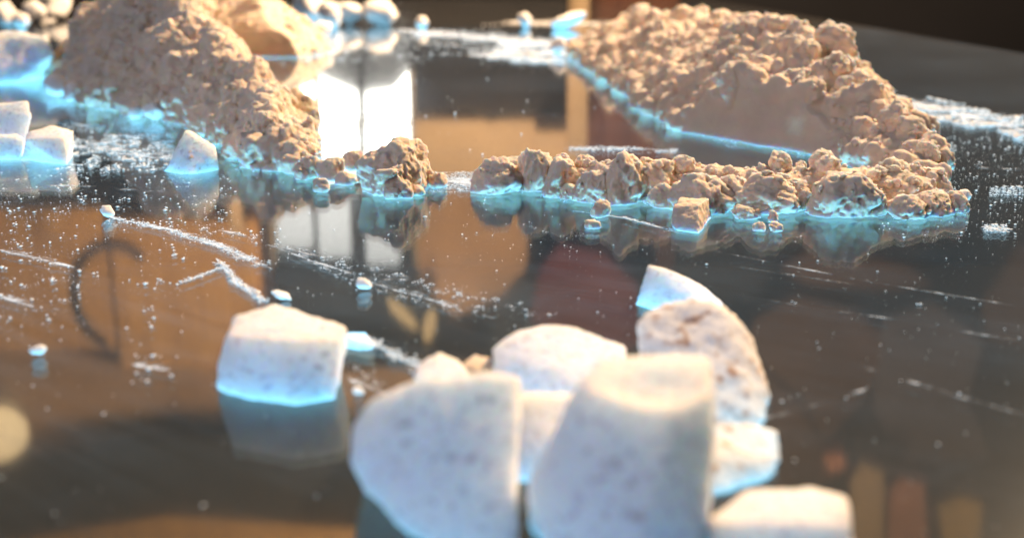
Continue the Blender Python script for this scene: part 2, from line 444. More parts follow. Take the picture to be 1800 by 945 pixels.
def lump_mesh(name, seed, cuts=5, sub=4, amp=1.0, ngrain=0):
    rnd = random.Random(seed)
    bm = bmesh.new(); bmesh.ops.create_icosphere(bm, subdivisions=sub, radius=1.0)
    off = Vector((rnd.uniform(-50, 50), rnd.uniform(-50, 50), rnd.uniform(-50, 50)))
    planes = []
    for _ in range(cuts):
        n = Vector((rnd.gauss(0, 1), rnd.gauss(0, 1), rnd.gauss(0, 1))).normalized()
        planes.append((n, rnd.uniform(0.55, 0.85)))
    for v in bm.verts:
        p = v.co.copy()
        r = 1 + amp * (0.30 * noise.noise(p * 1.3 + off))
        p = p * r
        for n, d in planes:
            e = p.dot(n) - d
            if e > 0: p -= n * e * 0.85
        q = p + off
        s = 0.17 * noise.noise(q * 2.7) + 0.24 * (0.5 - abs(noise.noise(q * 4.2))) + 0.04 * noise.noise(q * 11.0) + 0.02 * noise.noise(q * 23.0)
        v.co = p + v.co.normalized() * s * amp
    me = bm_mesh(name, bm)
    if ngrain:
        V, Ff = crust(me, ngrain, 0.05, 0.20, np.random.default_rng(seed))
        gm = np_mesh('grains', V, Ff)
        bm = bmesh.new(); bm.from_mesh(me); bm.from_mesh(gm); bpy.data.meshes.remove(gm); bpy.data.meshes.remove(me)
        me = bm_mesh(name, bm)
    return me
LUMPS = [lump_mesh('powder_clump', 100 + i, cuts=(1 + i % 4), sub=5, ngrain=14, amp=0.9) for i in range(14)]
CRUMBS = [lump_mesh('powder_crumb', 300 + i, cuts=3, sub=4, ngrain=10) for i in range(10)]
for m in LUMPS + CRUMBS: m.materials.append(M_POWDER)
WCRUMBS = [lump_mesh('white_crumb', 400 + i, cuts=6, sub=3, amp=0.8) for i in range(8)]
for m in WCRUMBS: m.materials.append(M_WHITE)

def flat_copy(me, cut=-0.42):
    m = me.copy()
    a = np.empty(len(m.vertices) * 3, dtype=np.float32); m.vertices.foreach_get('co', a); a = a.reshape(-1, 3)
    a[:, 2] = np.where(a[:, 2] < cut, cut + 0.06 * (a[:, 2] - cut), a[:, 2])
    m.vertices.foreach_set('co', a.ravel()); m.update()
    return m
FLAT = [flat_copy(m) for m in LUMPS]        # clumps that have settled on the glass
FLATC = [flat_copy(m, -0.55) for m in CRUMBS]
def zmin(me, R, s):
    a = np.empty(len(me.vertices) * 3, dtype=np.float32); me.vertices.foreach_get('co', a)
    a = a.reshape(-1, 3) * np.array(s)
    return float((a @ np.array(R).T)[:, 2].min())
def place(name, me, loc, scale, parent=None, rest=None, tilt=True, rot=None):
    """rest: height the lump's lowest point stands at"""
    o = bpy.data.objects.new(name, me); COL.objects.link(o)
    if rot is None:
        rot = (random.uniform(-.5, .5) if tilt else 0, random.uniform(-.5, .5) if tilt else 0, random.uniform(0, 6.28))
    o.rotation_euler = rot
    if not hasattr(scale, '__len__'): scale = (scale, scale, scale)
    o.scale = scale
    x, y = loc[0], loc[1]
    if rest is not None:
        z = rest - zmin(me, o.rotation_euler.to_matrix(), scale)
    else: z = loc[2]
    o.location = (x, y, z)
    if parent:
        o.parent = parent; o.location = Vector((x, y, z)) - parent.location
    return o

# ------------------------------------------------------------------ heaps
def seg_dist(P, a, b):
    a = np.array(a); b = np.array(b); ab = b - a
    t = np.clip(((P - a) @ ab) / (ab @ ab), 0, 1)
    return np.linalg.norm(P - (a + t[:, None] * ab), axis=1)
def inside(P, poly):
    x, y = P[:, 0], P[:, 1]; r = np.zeros(len(P), bool); n = len(poly)
    for i in range(n):
        x1, y1 = poly[i]; x2, y2 = poly[(i + 1) % n]
        c = ((y1 > y) != (y2 > y))
        with np.errstate(divide='ignore', invalid='ignore'):
            xi = (x2 - x1) * (y - y1) / (y2 - y1 + 1e-12) + x1
        r ^= c & (x < xi)
    return r
class Heap:
    def __init__(s, poly, slope, cap, cliffs=(), lip=0.016, lip_slope=0.5, wob=0.004, along=None):
        s.poly, s.slope, s.cap, s.cliffs, s.lip, s.ls, s.wob = poly, slope, cap, set(cliffs), lip, lip_slope, wob
        s.along = along
    def h(s, P):
        P = np.asarray(P, float)
        W = P + s.wob * np.array([[noise.noise(Vector((p[0] * 60, p[1] * 60, 1.3))), noise.noise(Vector((p[0] * 60, p[1] * 60, 8.7)))] for p in P])
        n = len(s.poly)
        d = np.full(len(P), 9.0); dc = np.full(len(P), 9.0)
        for i in range(n):
            e = seg_dist(W, s.poly[i], s.poly[(i + 1) % n])
            if i in s.cliffs: dc = np.minimum(dc, seg_dist(P, s.poly[i], s.poly[(i + 1) % n]))
            else: d = np.minimum(d, e)
        z = s.cap * np.tanh(s.slope * d / s.cap)
        if s.along: z = z * np.interp(P[:, 1], *s.along)
        if s.cliffs: z = np.minimum(z, s.lip + s.ls * dc)
        z = z + 0.12 * z * np.array([noise.noise(Vector((p[0] * 35, p[1] * 35, 4.1))) for p in P])
        z = z + 0.0035 * np.clip(d / 0.002, 0, 1)
        near = np.where(inside(P, s.poly), 1.0, 0.0)
        return np.maximum(z, 0.0) * near, d, dc
    def solid(s, step):
        pl = np.array(s.poly); lo = pl.min(0) - step * 2; hi = pl.max(0) + step * 2
        nx = int((hi[0] - lo[0]) / step) + 1; ny = int((hi[1] - lo[1]) / step) + 1
        gx, gy = np.meshgrid(lo[0] + np.arange(nx) * step, lo[1] + np.arange(ny) * step, indexing='ij')
        P = np.stack([gx.ravel(), gy.ravel()], 1)
        z, _, _ = s.h(P)
        top = np.column_stack([P, z + 0.0006]); bot = np.column_stack([P, np.full(len(P), -0.004)])
        ins = z > 0
        idx = np.arange(nx * ny).reshape(nx, ny)
        a, b, c, d = idx[:-1, :-1].ravel(), idx[1:, :-1].ravel(), idx[1:, 1:].ravel(), idx[:-1, 1:].ravel()
        n = nx * ny
        F1 = np.stack([a, b, c, d], 1); F2 = F1[:, ::-1] + n
        # sides of the whole slab, later dropped below the glass by the floor clamp
        V = np.concatenate([top, bot]); V[:n, 2] = np.where(ins, V[:n, 2], -0.003)
        side = []
        def wallq(line):
            for i in range(len(line) - 1):
                side.append((line[i], line[i] + n, line[i + 1] + n, line[i + 1]))
        wallq(idx[:, 0][::-1]); wallq(idx[-1, :][::-1]); wallq(idx[:, -1]); wallq(idx[0, :])
        return V, np.concatenate([F1, F2, np.array(side)])

def build_heap(name, heap, label, group, nsmall, nclump, voxel, rs=(0.0012, 0.003), rc=(0.003, 0.007), seed=1, disp=((0.006, 0.0022), (0.0022, 0.0012)), ngrain=200, gr=(0.0008, 0.0024)):
    rng = np.random.default_rng(seed); random.seed(seed)
    pl = np.array(heap.poly); lo, hi = pl.min(0), pl.max(0)
    c = pl.mean(0)
    t = empty(name, (c[0], c[1], 0)); tag(t, label, 'powder heap', group)
    V, Fq = heap.solid(0.0022)
    T = np.concatenate([Fq[:, [0, 1, 2]], Fq[:, [0, 2, 3]]])
    vs, fs, n0 = [V], [T], len(V)
    P = lo + rng.random((nsmall * 6, 2)) * (hi - lo)
    P = P[inside(P, heap.poly)][:nsmall]
    z, d, dc = heap.h(P)
    R = rs[0] + (rs[1] - rs[0]) * rng.random(len(P)) ** 2
    for i in range(len(P)):
        if dc[i] < 0.004: continue
        v = ICO2[0] * R[i] + np.array([P[i, 0], P[i, 1], max(z[i] + R[i] * rng.uniform(-0.3, 0.5), R[i] * 0.7)])
        vs.append(v); fs.append(ICO2[1] + n0); n0 += len(v)
    me = np_mesh(name, np.concatenate(vs), np.concatenate(fs))
    V2 = np.concatenate(vs)
    body = cook('heap_body', me, voxel, disp, 2)
    # drop everything lying below the glass
    bm = bmesh.new(); bm.from_mesh(body)
    geom = bm.verts[:] + bm.edges[:] + bm.faces[:]
    r = bmesh.ops.bisect_plane(bm, geom=geom, plane_co=(0, 0, 0.0003), plane_no=(0, 0, 1), clear_inner=True)
    bmesh.ops.holes_fill(bm, edges=[e for e in bm.edges if e.is_boundary])
    for ci in heap.cliffs:            # the scooped face is smooth
        a2, b2 = np.array(heap.poly[ci]), np.array(heap.poly[(ci + 1) % len(heap.poly)])
        u = (b2 - a2) / np.linalg.norm(b2 - a2); nn = np.array([-u[1], u[0]]); Ln = np.linalg.norm(b2 - a2)
        for v in bm.verts:
            q = np.array([v.co.x, v.co.y]) - a2; al, pe = q @ u, q @ nn
            if 0 < al < Ln and abs(pe) < 0.0060:
                lp = heap.lip * (1.0 + 0.35 * noise.noise(Vector((al * 130, 5.0, 2.0))))
                k = noise.noise(Vector((al * 60, v.co.z * 70, 2.0))) * 0.0022 + 0.0036 * (v.co.z / heap.lip)
                w = min(1.0, max(0.0, (lp * 1.15 - v.co.z) / (0.15 * heap.lip))) * min(1.0, al / 0.004, (Ln - al) / 0.004)
                v.co.x, v.co.y = a2 + u * al + nn * (k * w + max(pe, 0.0034 if v.co.z > lp * 0.6 else pe) * (1 - w))
    for v in bm.verts: v.co.x -= c[0]; v.co.y -= c[1]
    body2 = bm_mesh('heap_body', bm)
    mesh_obj('heap_body', body2, M_POWDER, t)
    cc = np.array([c[0], c[1]])
    def ok(a, b):
        _, dd, dcl = heap.h(a[:, :2] + cc) if heap.cliffs else (None, None, None)
        m = (a[:, 2] > 0.0015)
        return m & (dcl > 0.005) if heap.cliffs else m
    V, Ff = crust(body2, ngrain, *gr, rng, ok)
    g = mesh_obj('loose_grains', np_mesh('loose_grains', V, Ff), M_POWDER, t); g['kind'] = 'stuff'
    g.data.polygons.foreach_set('use_smooth', [True] * len(g.data.polygons))
    P = lo + rng.random((nclump * 12, 2)) * (hi - lo)
    P = P[inside(P, heap.poly)]
    z, d, dc = heap.h(P)
    k = 0
    for i in range(len(P)):
        if k >= nclump: break
        if dc[i] < 0.006: continue
        r = rc[0] + (rc[1] - rc[0]) * rng.random() ** 2.2
        s = (r * rng.uniform(.8, 1.2), r * rng.uniform(.8, 1.2), r * rng.uniform(.75, 1.1))
        if d[i] < r * 1.2: place('clump', FLAT[int(rng.integers(len(FLAT)))], (P[i, 0], P[i, 1]), s, t, rest=0.0004, tilt=False)
        else: place('clump', LUMPS[int(rng.integers(len(LUMPS)))], (P[i, 0], P[i, 1], z[i] + r * rng.uniform(-0.15, 0.6)), s, t)
        k += 1
    return t

left = Heap([(-.252, .633), (-.215, .548), (-.171, .505), (-.140, .47), (-.104, .405), (-.092, .368), (-.070, .356), (-.074, .40),
             (-.096, .47), (-.134, .58), (-.178, .70), (-.225, .82), (-.295, .87), (-.288, .70)], 1.25, 0.074, along=([.35, .45, .6, .7], [.72, .85, 1.05, 1.05]))
build_heap('powder_heap', left, 'long tan heap of lumpy powder running away beside the window reflection',
           'big heaps of tan powder', 3200, 290, 0.0009, rs=(0.0012, 0.0070), seed=3, ngrain=4200, gr=(0.0004, 0.0017), rc=(0.004, 0.0120), disp=((0.009, 0.004), (0.0045, 0.0030), (0.002, 0.0012)))
mid = Heap([(-.245, .84), (-.160, .83), (-.145, .90), (-.18, 1.0), (-.28, 1.02), (-.29, .90)], 1.1, 0.042, cliffs=(0,), lip=0.013, lip_slope=0.9)
build_heap('powder_heap', mid, 'small tan heap with a pale cut face behind the long lumpy heap', 'big heaps of tan powder', 350, 40, 0.0018, seed=5)
right = Heap([(.043, .84), (.064, .50), (.070, .450), (.112, .388), (.120, .336), (.130, .326), (.142, .36), (.168, .474), (.190, .56), (.195, .68), (.13, .86), (.06, .90)],
             0.86, 0.046, cliffs=(2,), lip=0.0165, lip_slope=0.40, along=([.3, .5, .6, .7, .85], [1.0, 1.0, .8, .72, .75]))
build_heap('powder_heap', right, 'broad tan powder heap with a smooth scooped-out wall in its side', 'big heaps of tan powder', 3400, 230, 0.0009, rs=(0.0011, 0.0054), seed=9, ngrain=4200, gr=(0.0004, 0.0016), rc=(0.0025, 0.0090), disp=((0.009, 0.003), (0.003, 0.0016)))

# low ridge of separate clumps in front of the right heap
ridge_line = [(.000, .343), (.018, .322), (.050, .318), (.088, .310), (.121, .308)]
rl = ridge_line
ridge = Heap([(x, y - .0065) for x, y in rl] + [(x, y + .015) for x, y in rl[::-1]], 0.9, 0.0055, wob=0.003)
rt = build_heap('powder_ridge', ridge, 'low ridge of crumbled tan clumps glowing blue along its foot', None, 400, 60, 0.0007, ngrain=700, gr=(0.0003, 0.0010), rs=(.0008, .0018), rc=(.0016, .0042), seed=12,
                disp=((0.004, 0.0014), (0.0014, 0.0007)))
rt['category'] = 'powder ridge'
def px_lump(name, me, px, py, w, h, parent=None, rot=None, back=0.3, dscale=0.9):
    g = ground(px, py); k = g.y / F / math.cos(PITCH * 0.3)
    W, H = w * k, h * k
    yb = g.y + W * 0.5 * back * 2 * 0.5
    return place(name, me, (g.x * (yb / g.y), yb), (W * .54, W * .54 * dscale, H * .56), parent, rest=0.0003, rot=rot)
random.seed(21)
for i, (px, py, w, h) in enumerate([(875, 340, 78, 62), (938, 338, 62, 88), (985, 348, 70, 72), (1003, 352, 36, 34), (1042, 358, 66, 70), (1092, 358, 82, 98),
                                    (1150, 352, 84, 80), (1168, 366, 46, 44), (1232, 374, 92, 72), (1290, 366, 74, 70), (1345, 374, 100, 70), (1392, 368, 66, 58),
                                    (1480, 384, 100, 86), (1532, 380, 44, 44), (1592, 384, 62, 40), (1640, 378, 60, 48), (1678, 374, 44, 38), (1420, 352, 50, 40),
                                    (1310, 386, 42, 28), (1560, 352, 80, 80), (1630, 350, 70, 60)]):
    px_lump('clump', FLAT[(i * 5) % 14], px, py, w * 1.08, h * 1.05, rt, rot=(0, 0, random.uniform(0, 6)))

# ------------------------------------------------------------------ loose lumps of powder
def solid_from(points):
    bm = bmesh.new()
    for p in points: bm.verts.new(p)
    r = bmesh.ops.convex_hull(bm, input=bm.verts)
    dead = [e for e in r.get('geom_interior', []) if isinstance(e, bmesh.types.BMVert)] + [e for e in r.get('geom_unused', []) if isinstance(e, bmesh.types.BMVert)]
    bmesh.ops.delete(bm, geom=list(set(dead)), context='VERTS')
    bmesh.ops.recalc_face_normals(bm, faces=bm.faces)
    return bm
def chunk(name, label, pts, mat, cat='chunk', group=None, voxel=0.0005, disp=((0.006, 0.0012), (0.0018, 0.0005)), smooth=1, parent=None, rest=0.0003, dish=None):
    """pts: (px, py, Y) with Y=None for a foot on the glass"""
    W = []
    for p in pts:
        if len(p) == 2 or p[2] is None: W.append(ground(p[0], p[1]))
        elif p[2] == 'z':
            d = ray(p[0], p[1]); W.append(CAM + d * ((p[3] - CAM_H) / d.z))
        else:
            q = at(*p[:3])
            if len(p) > 3: q = Vector((q.x, q.y, p[3]))
            W.append(q)
    c = Vector((sum(w.x for w in W) / len(W), sum(w.y for w in W) / len(W), 0))
    bm = solid_from([w - c for w in W])
    me = cook(name, bm_mesh(name, bm, False), voxel, disp, smooth)
    a = np.empty(len(me.vertices) * 3, dtype=np.float32); me.vertices.foreach_get('co', a); a = a.reshape(-1, 3)
    if dish:                       # shallow hollow worn into the top
        d = ray(dish[0], dish[1]); q = CAM + d * ((dish[2] - CAM_H) / d.z) - c
        dd = np.hypot(a[:, 0] - q.x, (a[:, 1] - q.y) * 1.1) / dish[3]
        a[:, 2] -= np.where(a[:, 2] > dish[2] - 0.003, dish[4] * np.exp(-(dd ** 4)), 0)
        me.vertices.foreach_set('co', a.ravel()); me.update()
    if rest is not None:
        a[:, 2] = np.maximum(a[:, 2], rest + 0.0001 * RNG.random(len(a)))
        me.vertices.foreach_set('co', a.ravel()); me.update()
    o = mesh_obj(name, me, mat, parent, c)
    if label: tag(o, label, cat, group)
    return o

LOOSE = 'loose lumps lying on the glass'
# rough rock standing alone
chunk('powder_lump', 'jagged tan lump standing alone on the glass beside the window reflection',
      [(640, 338, None), (660, 347, None), (720, 350, None), (755, 332, None), (632, 285, .322), (650, 270, .324), (700, 245, .326), (735, 242, .334), (752, 275, .336),
       (758, 305, .334), (700, 300, .314), (660, 300, .314), (745, 260, .342), (690, 262, .342), (740, 338, .338, .001), (680, 335, .338, .001)],
      M_POWDER, 'lump', LOOSE, 0.00045, ((0.008, 0.0050), (0.003, 0.0022), (0.0012, 0.0008)), 1)
# cube-shaped lump before the ridge
chunk('powder_lump', 'cube-shaped brown lump standing by itself in front of the ridge',
      [(1183, 362, .283), (1228, 360, .281), (1180, 400, .281), (1226, 406, .279), (1190, 408, None), (1228, 413, None), (1198, 346, .292), (1246, 348, .292),
       (1250, 385, .291), (1244, 404, .290), (1195, 400, .292, .0006)],
      M_POWDER, 'lump', LOOSE, 0.00035, ((0.004, 0.0009), (0.0014, 0.0005)), 1)
random.seed(33)
for i, (px, py, w, h, lab) in enumerate([
        (1056, 384, 32, 30, 'little pointed tan crumb at the foot of the ridge, white rim below it'),
        (1042, 403, 26, 16, 'flat tan crumb lying in front of the little pointed crumb'),
        (1335, 408, 22, 16, 'tiny round tan pebble, one of a pair before the ridge'),
        (1362, 409, 24, 15, 'tiny flattened tan pebble beside its round twin before the ridge'),
        (1359, 393, 18, 22, 'small dark upright crumb behind the pair of tiny pebbles'),
        (565, 340, 30, 22, 'dark brown crumb on the glass at the tail of the long heap'),
        (340, 304, 44, 32, 'knobbly brown crumb in front of the upright white chip'),
        (770, 332, 32, 28, 'tan crumb right beside the jagged lone lump'),
        (692, 352, 28, 20, 'brown crumb lying at the foot of the jagged lone lump'),
        (735, 345, 22, 16, 'small pale crumb tucked under the jagged lone lump'),
        (545, 316, 34, 40, 'upright tan crumb ending the tail of the long heap'),
        (582, 318, 44, 42, 'rounded tan crumb in the gap between long heap and lone lump'),
        (607, 326, 34, 22, 'low tan crumb next to the jagged lone lump'),
        (530, 318, 28, 26, 'small tan crumb touching the near end of the long heap'),
        (620, 300, 40, 34, 'pale crumb behind the gap between long heap and lone lump')]):
    o = px_lump('powder_crumb', FLATC[i % 10], px, py, w, h * 1.2, rot=(0, 0, random.uniform(0, 6)))
    tag(o, lab, 'crumb', 'powder crumbs on the glass')

# ------------------------------------------------------------------ white chunks
CH = 'white chunks on the glass'
chunk('white_chunk', 'squarish white block standing apart with a fluted lower edge',
      [(379, 688, None), (430, 705, None), (470, 700, None), (520, 716, None), (592, 705, None), (396, 588, 'z', .0100), (500, 602, 'z', .0098), (603, 596, 'z', .0098), (412, 556, 'z', .0100), (480, 536, 'z', .0102), (520, 540, 'z', .0102),
       (608, 574, 'z', .0098), (395, 640, .186, .0), (597, 640, .184, .0), (385, 650, .165)],
      M_CHUNK, group=CH, disp=((0.007, 0.0014), (0.0020, 0.0006)))
chunk('white_chunk', 'big rounded white boulder with dark pits in the foreground pile',
      [(618, 745, .128), (612, 815, .127), (650, 695, .129), (730, 668, .131), (845, 660, .131), (914, 662, .129), (912, 800, .120), (640, 860, .124), (720, 945, None), (800, 985, None), (905, 1010, None),
       (640, 760, .146), (740, 690, .148), (905, 680, .148), (900, 850, .148, .001), (720, 850, .146, .001)],
      M_CHUNK, group=CH, disp=((0.009, 0.0022), (0.003, 0.0007)))
chunk('white_chunk', 'tall stump-shaped white chunk with a flat peach top',
      [(1024, 664, 'z', .0185), (1060, 630, 'z', .0185), (1150, 622, 'z', .0187), (1252, 624, 'z', .0187), (1254, 690, 'z', .0185), (1180, 722, 'z', .0182), (1100, 716, 'z', .0182), (1045, 692, 'z', .0183),
       (925, 850, .117), (985, 740, .120), (925, 930, None), (1000, 1010, None), (1120, 1030, None), (1240, 1010, None), (1248, 900, .122), (1245, 830, .137, 0.0), (960, 830, .137, 0.0)],
      M_CHUNK, group=CH, disp=((0.010, 0.0012), (0.003, 0.0004)), dish=(1150, 676, 0.0184, 0.0050, 0.0016))
chunk('white_chunk', 'pale chunk wedged between the big boulder and the stump-shaped chunk',
      [(905, 700, .142), (1060, 692, .146), (910, 800, .139), (1060, 800, .139), (905, 850, None), (1050, 850, None), (910, 690, .152), (1050, 688, .154), (910, 800, .152, 0.0), (1050, 800, .152, 0.0)],
      M_CHUNK, group=CH)
chunk('white_chunk', 'smooth humped white chunk behind the wedged pale one',
      [(864, 612, .166), (868, 672, .160), (900, 584, .170), (962, 571, .174), (1010, 575, .174), (1098, 612, .170), (1102, 690, .160), (980, 650, .158), (870, 735, None), (1095, 745, None),
       (880, 640, .186, 0.0), (1090, 640, .186, 0.0), (940, 575, .184)],
      M_CHUNK, group=CH, disp=((0.009, 0.0014), (0.002, 0.0004)))
chunk('white_chunk', 'thin wedge-shaped white slab poking out behind the granular slab',
      [(1116, 538, None), (1176, 556, None), (1140, 466, .217), (1186, 478, .214), (1170, 545, .206), (1235, 505, .214), (1272, 532, .208), (1265, 575, None), (1130, 525, .225, 0.0), (1150, 467, .226), (1240, 505, .222)],
      M_CHUNK, group=CH, voxel=0.0004, disp=((0.006, 0.0008), (0.0018, 0.0004)), smooth=1)
chunk('white_chunk', 'granular sugar-textured white slab leaning behind the stump-shaped chunk',
      [(1124, 560, .170), (1160, 534, .173), (1230, 528, .174), (1270, 533, .173), (1310, 575, .170), (1318, 610, .168), (1345, 660, .163), (1352, 712, .158), (1335, 745, .153), (1122, 640, .164), (1130, 740, None),
       (1335, 762, None), (1250, 770, None), (1140, 650, .182, 0.0), (1330, 650, .178, 0.0), (1180, 545, .184), (1270, 548, .183)],
      M_GRANULAR, group=CH, disp=((0.004, 0.0012), (0.0014, 0.0011)), smooth=1)
chunk('white_chunk', 'small bright-topped white chunk at the foot of the granular slab',
      [(1240, 745, .148), (1330, 742, .150), (1372, 765, .146), (1360, 792, .140), (1245, 800, .134), (1330, 806, .136), (1372, 800, .139), (1340, 852, None), (1250, 878, None), (1366, 830, None), (1250, 760, .15, 0.0), (1350, 780, .15, 0.0)],
      M_GRANULAR, group=CH, disp=((0.004, 0.0010), (0.0014, 0.0006)))
chunk('white_chunk', 'low flat white slab in front of the small bright-topped chunk',
      [(1236, 915, .112), (1310, 862, .122), (1420, 856, .124), (1488, 866, .122), (1492, 925, .113), (1240, 985, None), (1370, 1000, None), (1505, 985, None), (1480, 900, .126, 0.0), (1290, 900, .126, 0.0)],
      M_CHUNK, group=CH)
chunk('white_chunk', 'small pitted white lump peeping over the big boulder',
      [(726, 660, .152), (738, 636, .156), (772, 618, .160), (805, 630, .160), (826, 662, .154), (730, 720, None), (825, 720, None), (740, 660, .168, 0.0), (815, 660, .168, 0.0)],
      M_CHUNK, group=CH, voxel=0.0004)
chunk('white_chunk', 'little peach crumb between the pitted lump and the humped chunk',
      [(812, 642, .165), (835, 624, .170), (862, 626, .170), (868, 660, .164), (815, 690, None), (868, 690, None), (820, 650, .178, 0.0), (862, 650, .178, 0.0)],
      M_POWDER, group=CH, voxel=0.0004)
chunk('white_chunk', 'thin peach sliver lying against the squarish white block',
      [(604, 588, .188), (632, 592, .188), (660, 606, .184), (655, 616, None), (606, 614, None), (625, 618, None), (610, 600, .194, 0.0), (645, 602, .194, 0.0)],
      M_CHUNK, group=CH, voxel=0.0003, disp=((0.003, 0.0008), (0.001, 0.0004)), smooth=1)
# left-hand pieces
chunk('white_chunk', 'leaning square white slab with a peach top edge by the frame of dust',
      [(38, 282, None), (118, 292, None), (50, 232, .384), (92, 220, .392), (130, 230, .390), (126, 268, .380), (44, 245, .376), (112, 242, .374), (60, 262, .395, 0.0), (125, 262, .392, 0.0)],
      M_CHUNK, group=CH, disp=((0.006, 0.0012), (0.002, 0.0006)), smooth=1)
chunk('white_chunk', 'upright white slab standing behind the leaning square slab',
      [(-30, 182, .41), (20, 184, .41), (48, 178, .412), (54, 205, .405), (40, 268, None), (-30, 272, None), (-30, 200, .425), (45, 190, .425), (40, 250, .425, 0.0), (-30, 250, .425, 0.0)],
      M_CHUNK, group=CH, disp=((0.006, 0.0012), (0.002, 0.0006)), smooth=1)
chunk('white_chunk', 'low white piece in front of the upright slab, peach on top',
      [(-30, 235, .39), (30, 236, .39), (44, 245, .386), (34, 282, None), (-30, 284, None), (-30, 240, .398, 0.0), (38, 250, .398, 0.0)],
      M_CHUNK, group=CH, smooth=1)
chunk('white_chip', 'pointed upright white chip at the foot of the long heap',
      [(288, 303, None), (326, 228, .366), (338, 232, .366), (378, 258, .362), (386, 300, None), (340, 308, None), (300, 290, .372, 0.0), (375, 285, .372, 0.0), (330, 300, .352, .001)],
      M_CHUNK, cat='chip', group=CH, smooth=1, voxel=0.0004)
chunk('white_chunk', 'large grey-white boulder beside the shaded end of the long heap',
      [(-40, 70, .66), (10, 52, .67), (40, 62, .67), (82, 66, .66), (92, 95, .655), (70, 142, None), (-40, 150, None), (20, 148, None), (85, 130, None), (70, 100, .70, 0.0), (-40, 100, .70, 0.0)],
      M_CHUNK, group=CH, voxel=0.0009, disp=((0.012, 0.005), (0.004, 0.0012)))
random.seed(44)
for i, (px, py, w, h, lab) in enumerate([
        (12, 50, 44, 36, 'pale round lump half behind the grey-white boulder'), (40, 54, 30, 24, 'little pale lump squeezed beside the half-hidden round one'),
        (62, 42, 34, 34, 'tall round pale lump in the row behind the boulder'), (105, 36, 50, 26, 'long pale lump next to the far slope of the long heap'),
        (85, 14, 40, 24, 'faint pale lump farthest back behind the boulder')]):
    tag(px_lump('white_lump', WCRUMBS[i % 8], px, py, w, h), lab, 'lump', 'pale round lumps far off')
for i, (px, py, w, h, lab) in enumerate([
        (545, 48, 60, 62, 'tall blue-white lump beside the pale cut heap'), (582, 50, 34, 44, 'narrow white lump next to the tall blue-white lump'),
        (612, 45, 44, 28, 'small white block between the narrow lump and the wide block'), (672, 46, 60, 38, 'wide white block far off on the dark glass'),
        (530, 95, 60, 30, 'low white lump spilled below the pale cut heap'), (560, 78, 50, 30, 'white lump spilled between cut heap and window reflection'),
        (742, 52, 22, 18, 'tiny white lump at the near end of the far streak'), (922, 50, 26, 22, 'tiny white lump behind the far streak'),
        (982, 98, 32, 24, 'glowing blue crumb at the far tip of the broad heap'), (1000, 52, 60, 18, 'flat white lump behind the tip of the broad heap'),
        (105, 172, 44, 34, 'glowing blue crumb at the shaded foot of the long heap'), (128, 180, 26, 30, 'small blue crumb beside the glowing one at the long heap'),
        (270, 214, 34, 28, 'pointed blue-white crumb leaning on the foot of the long heap'), (238, 212, 26, 20, 'low blue-white crumb at the foot of the long heap'),
        (1632, 244, 26, 30, 'blue-lit crumb clinging to the outer flank of the broad heap'), (1694, 356, 24, 22, 'blue-lit crumb at the outer end of the ridge'),
        (190, 384, 26, 17, 'small pale crumb at the start of the long dust streak'), (640, 512, 26, 18, 'small bluish chip lying on the golden glass'),
        (68, 628, 26, 16, 'round white crumb alone on the brown glass'), (495, 532, 36, 12, 'crumbly tan bits on top edge behind the squarish block'),
        (630, 696, 22, 14, 'white crumb between the squarish block and the boulder')]):
    tag(px_lump('white_crumb', WCRUMBS[(i * 3) % 8], px, py, w, h), lab, 'crumb', 'white crumbs and lumps')

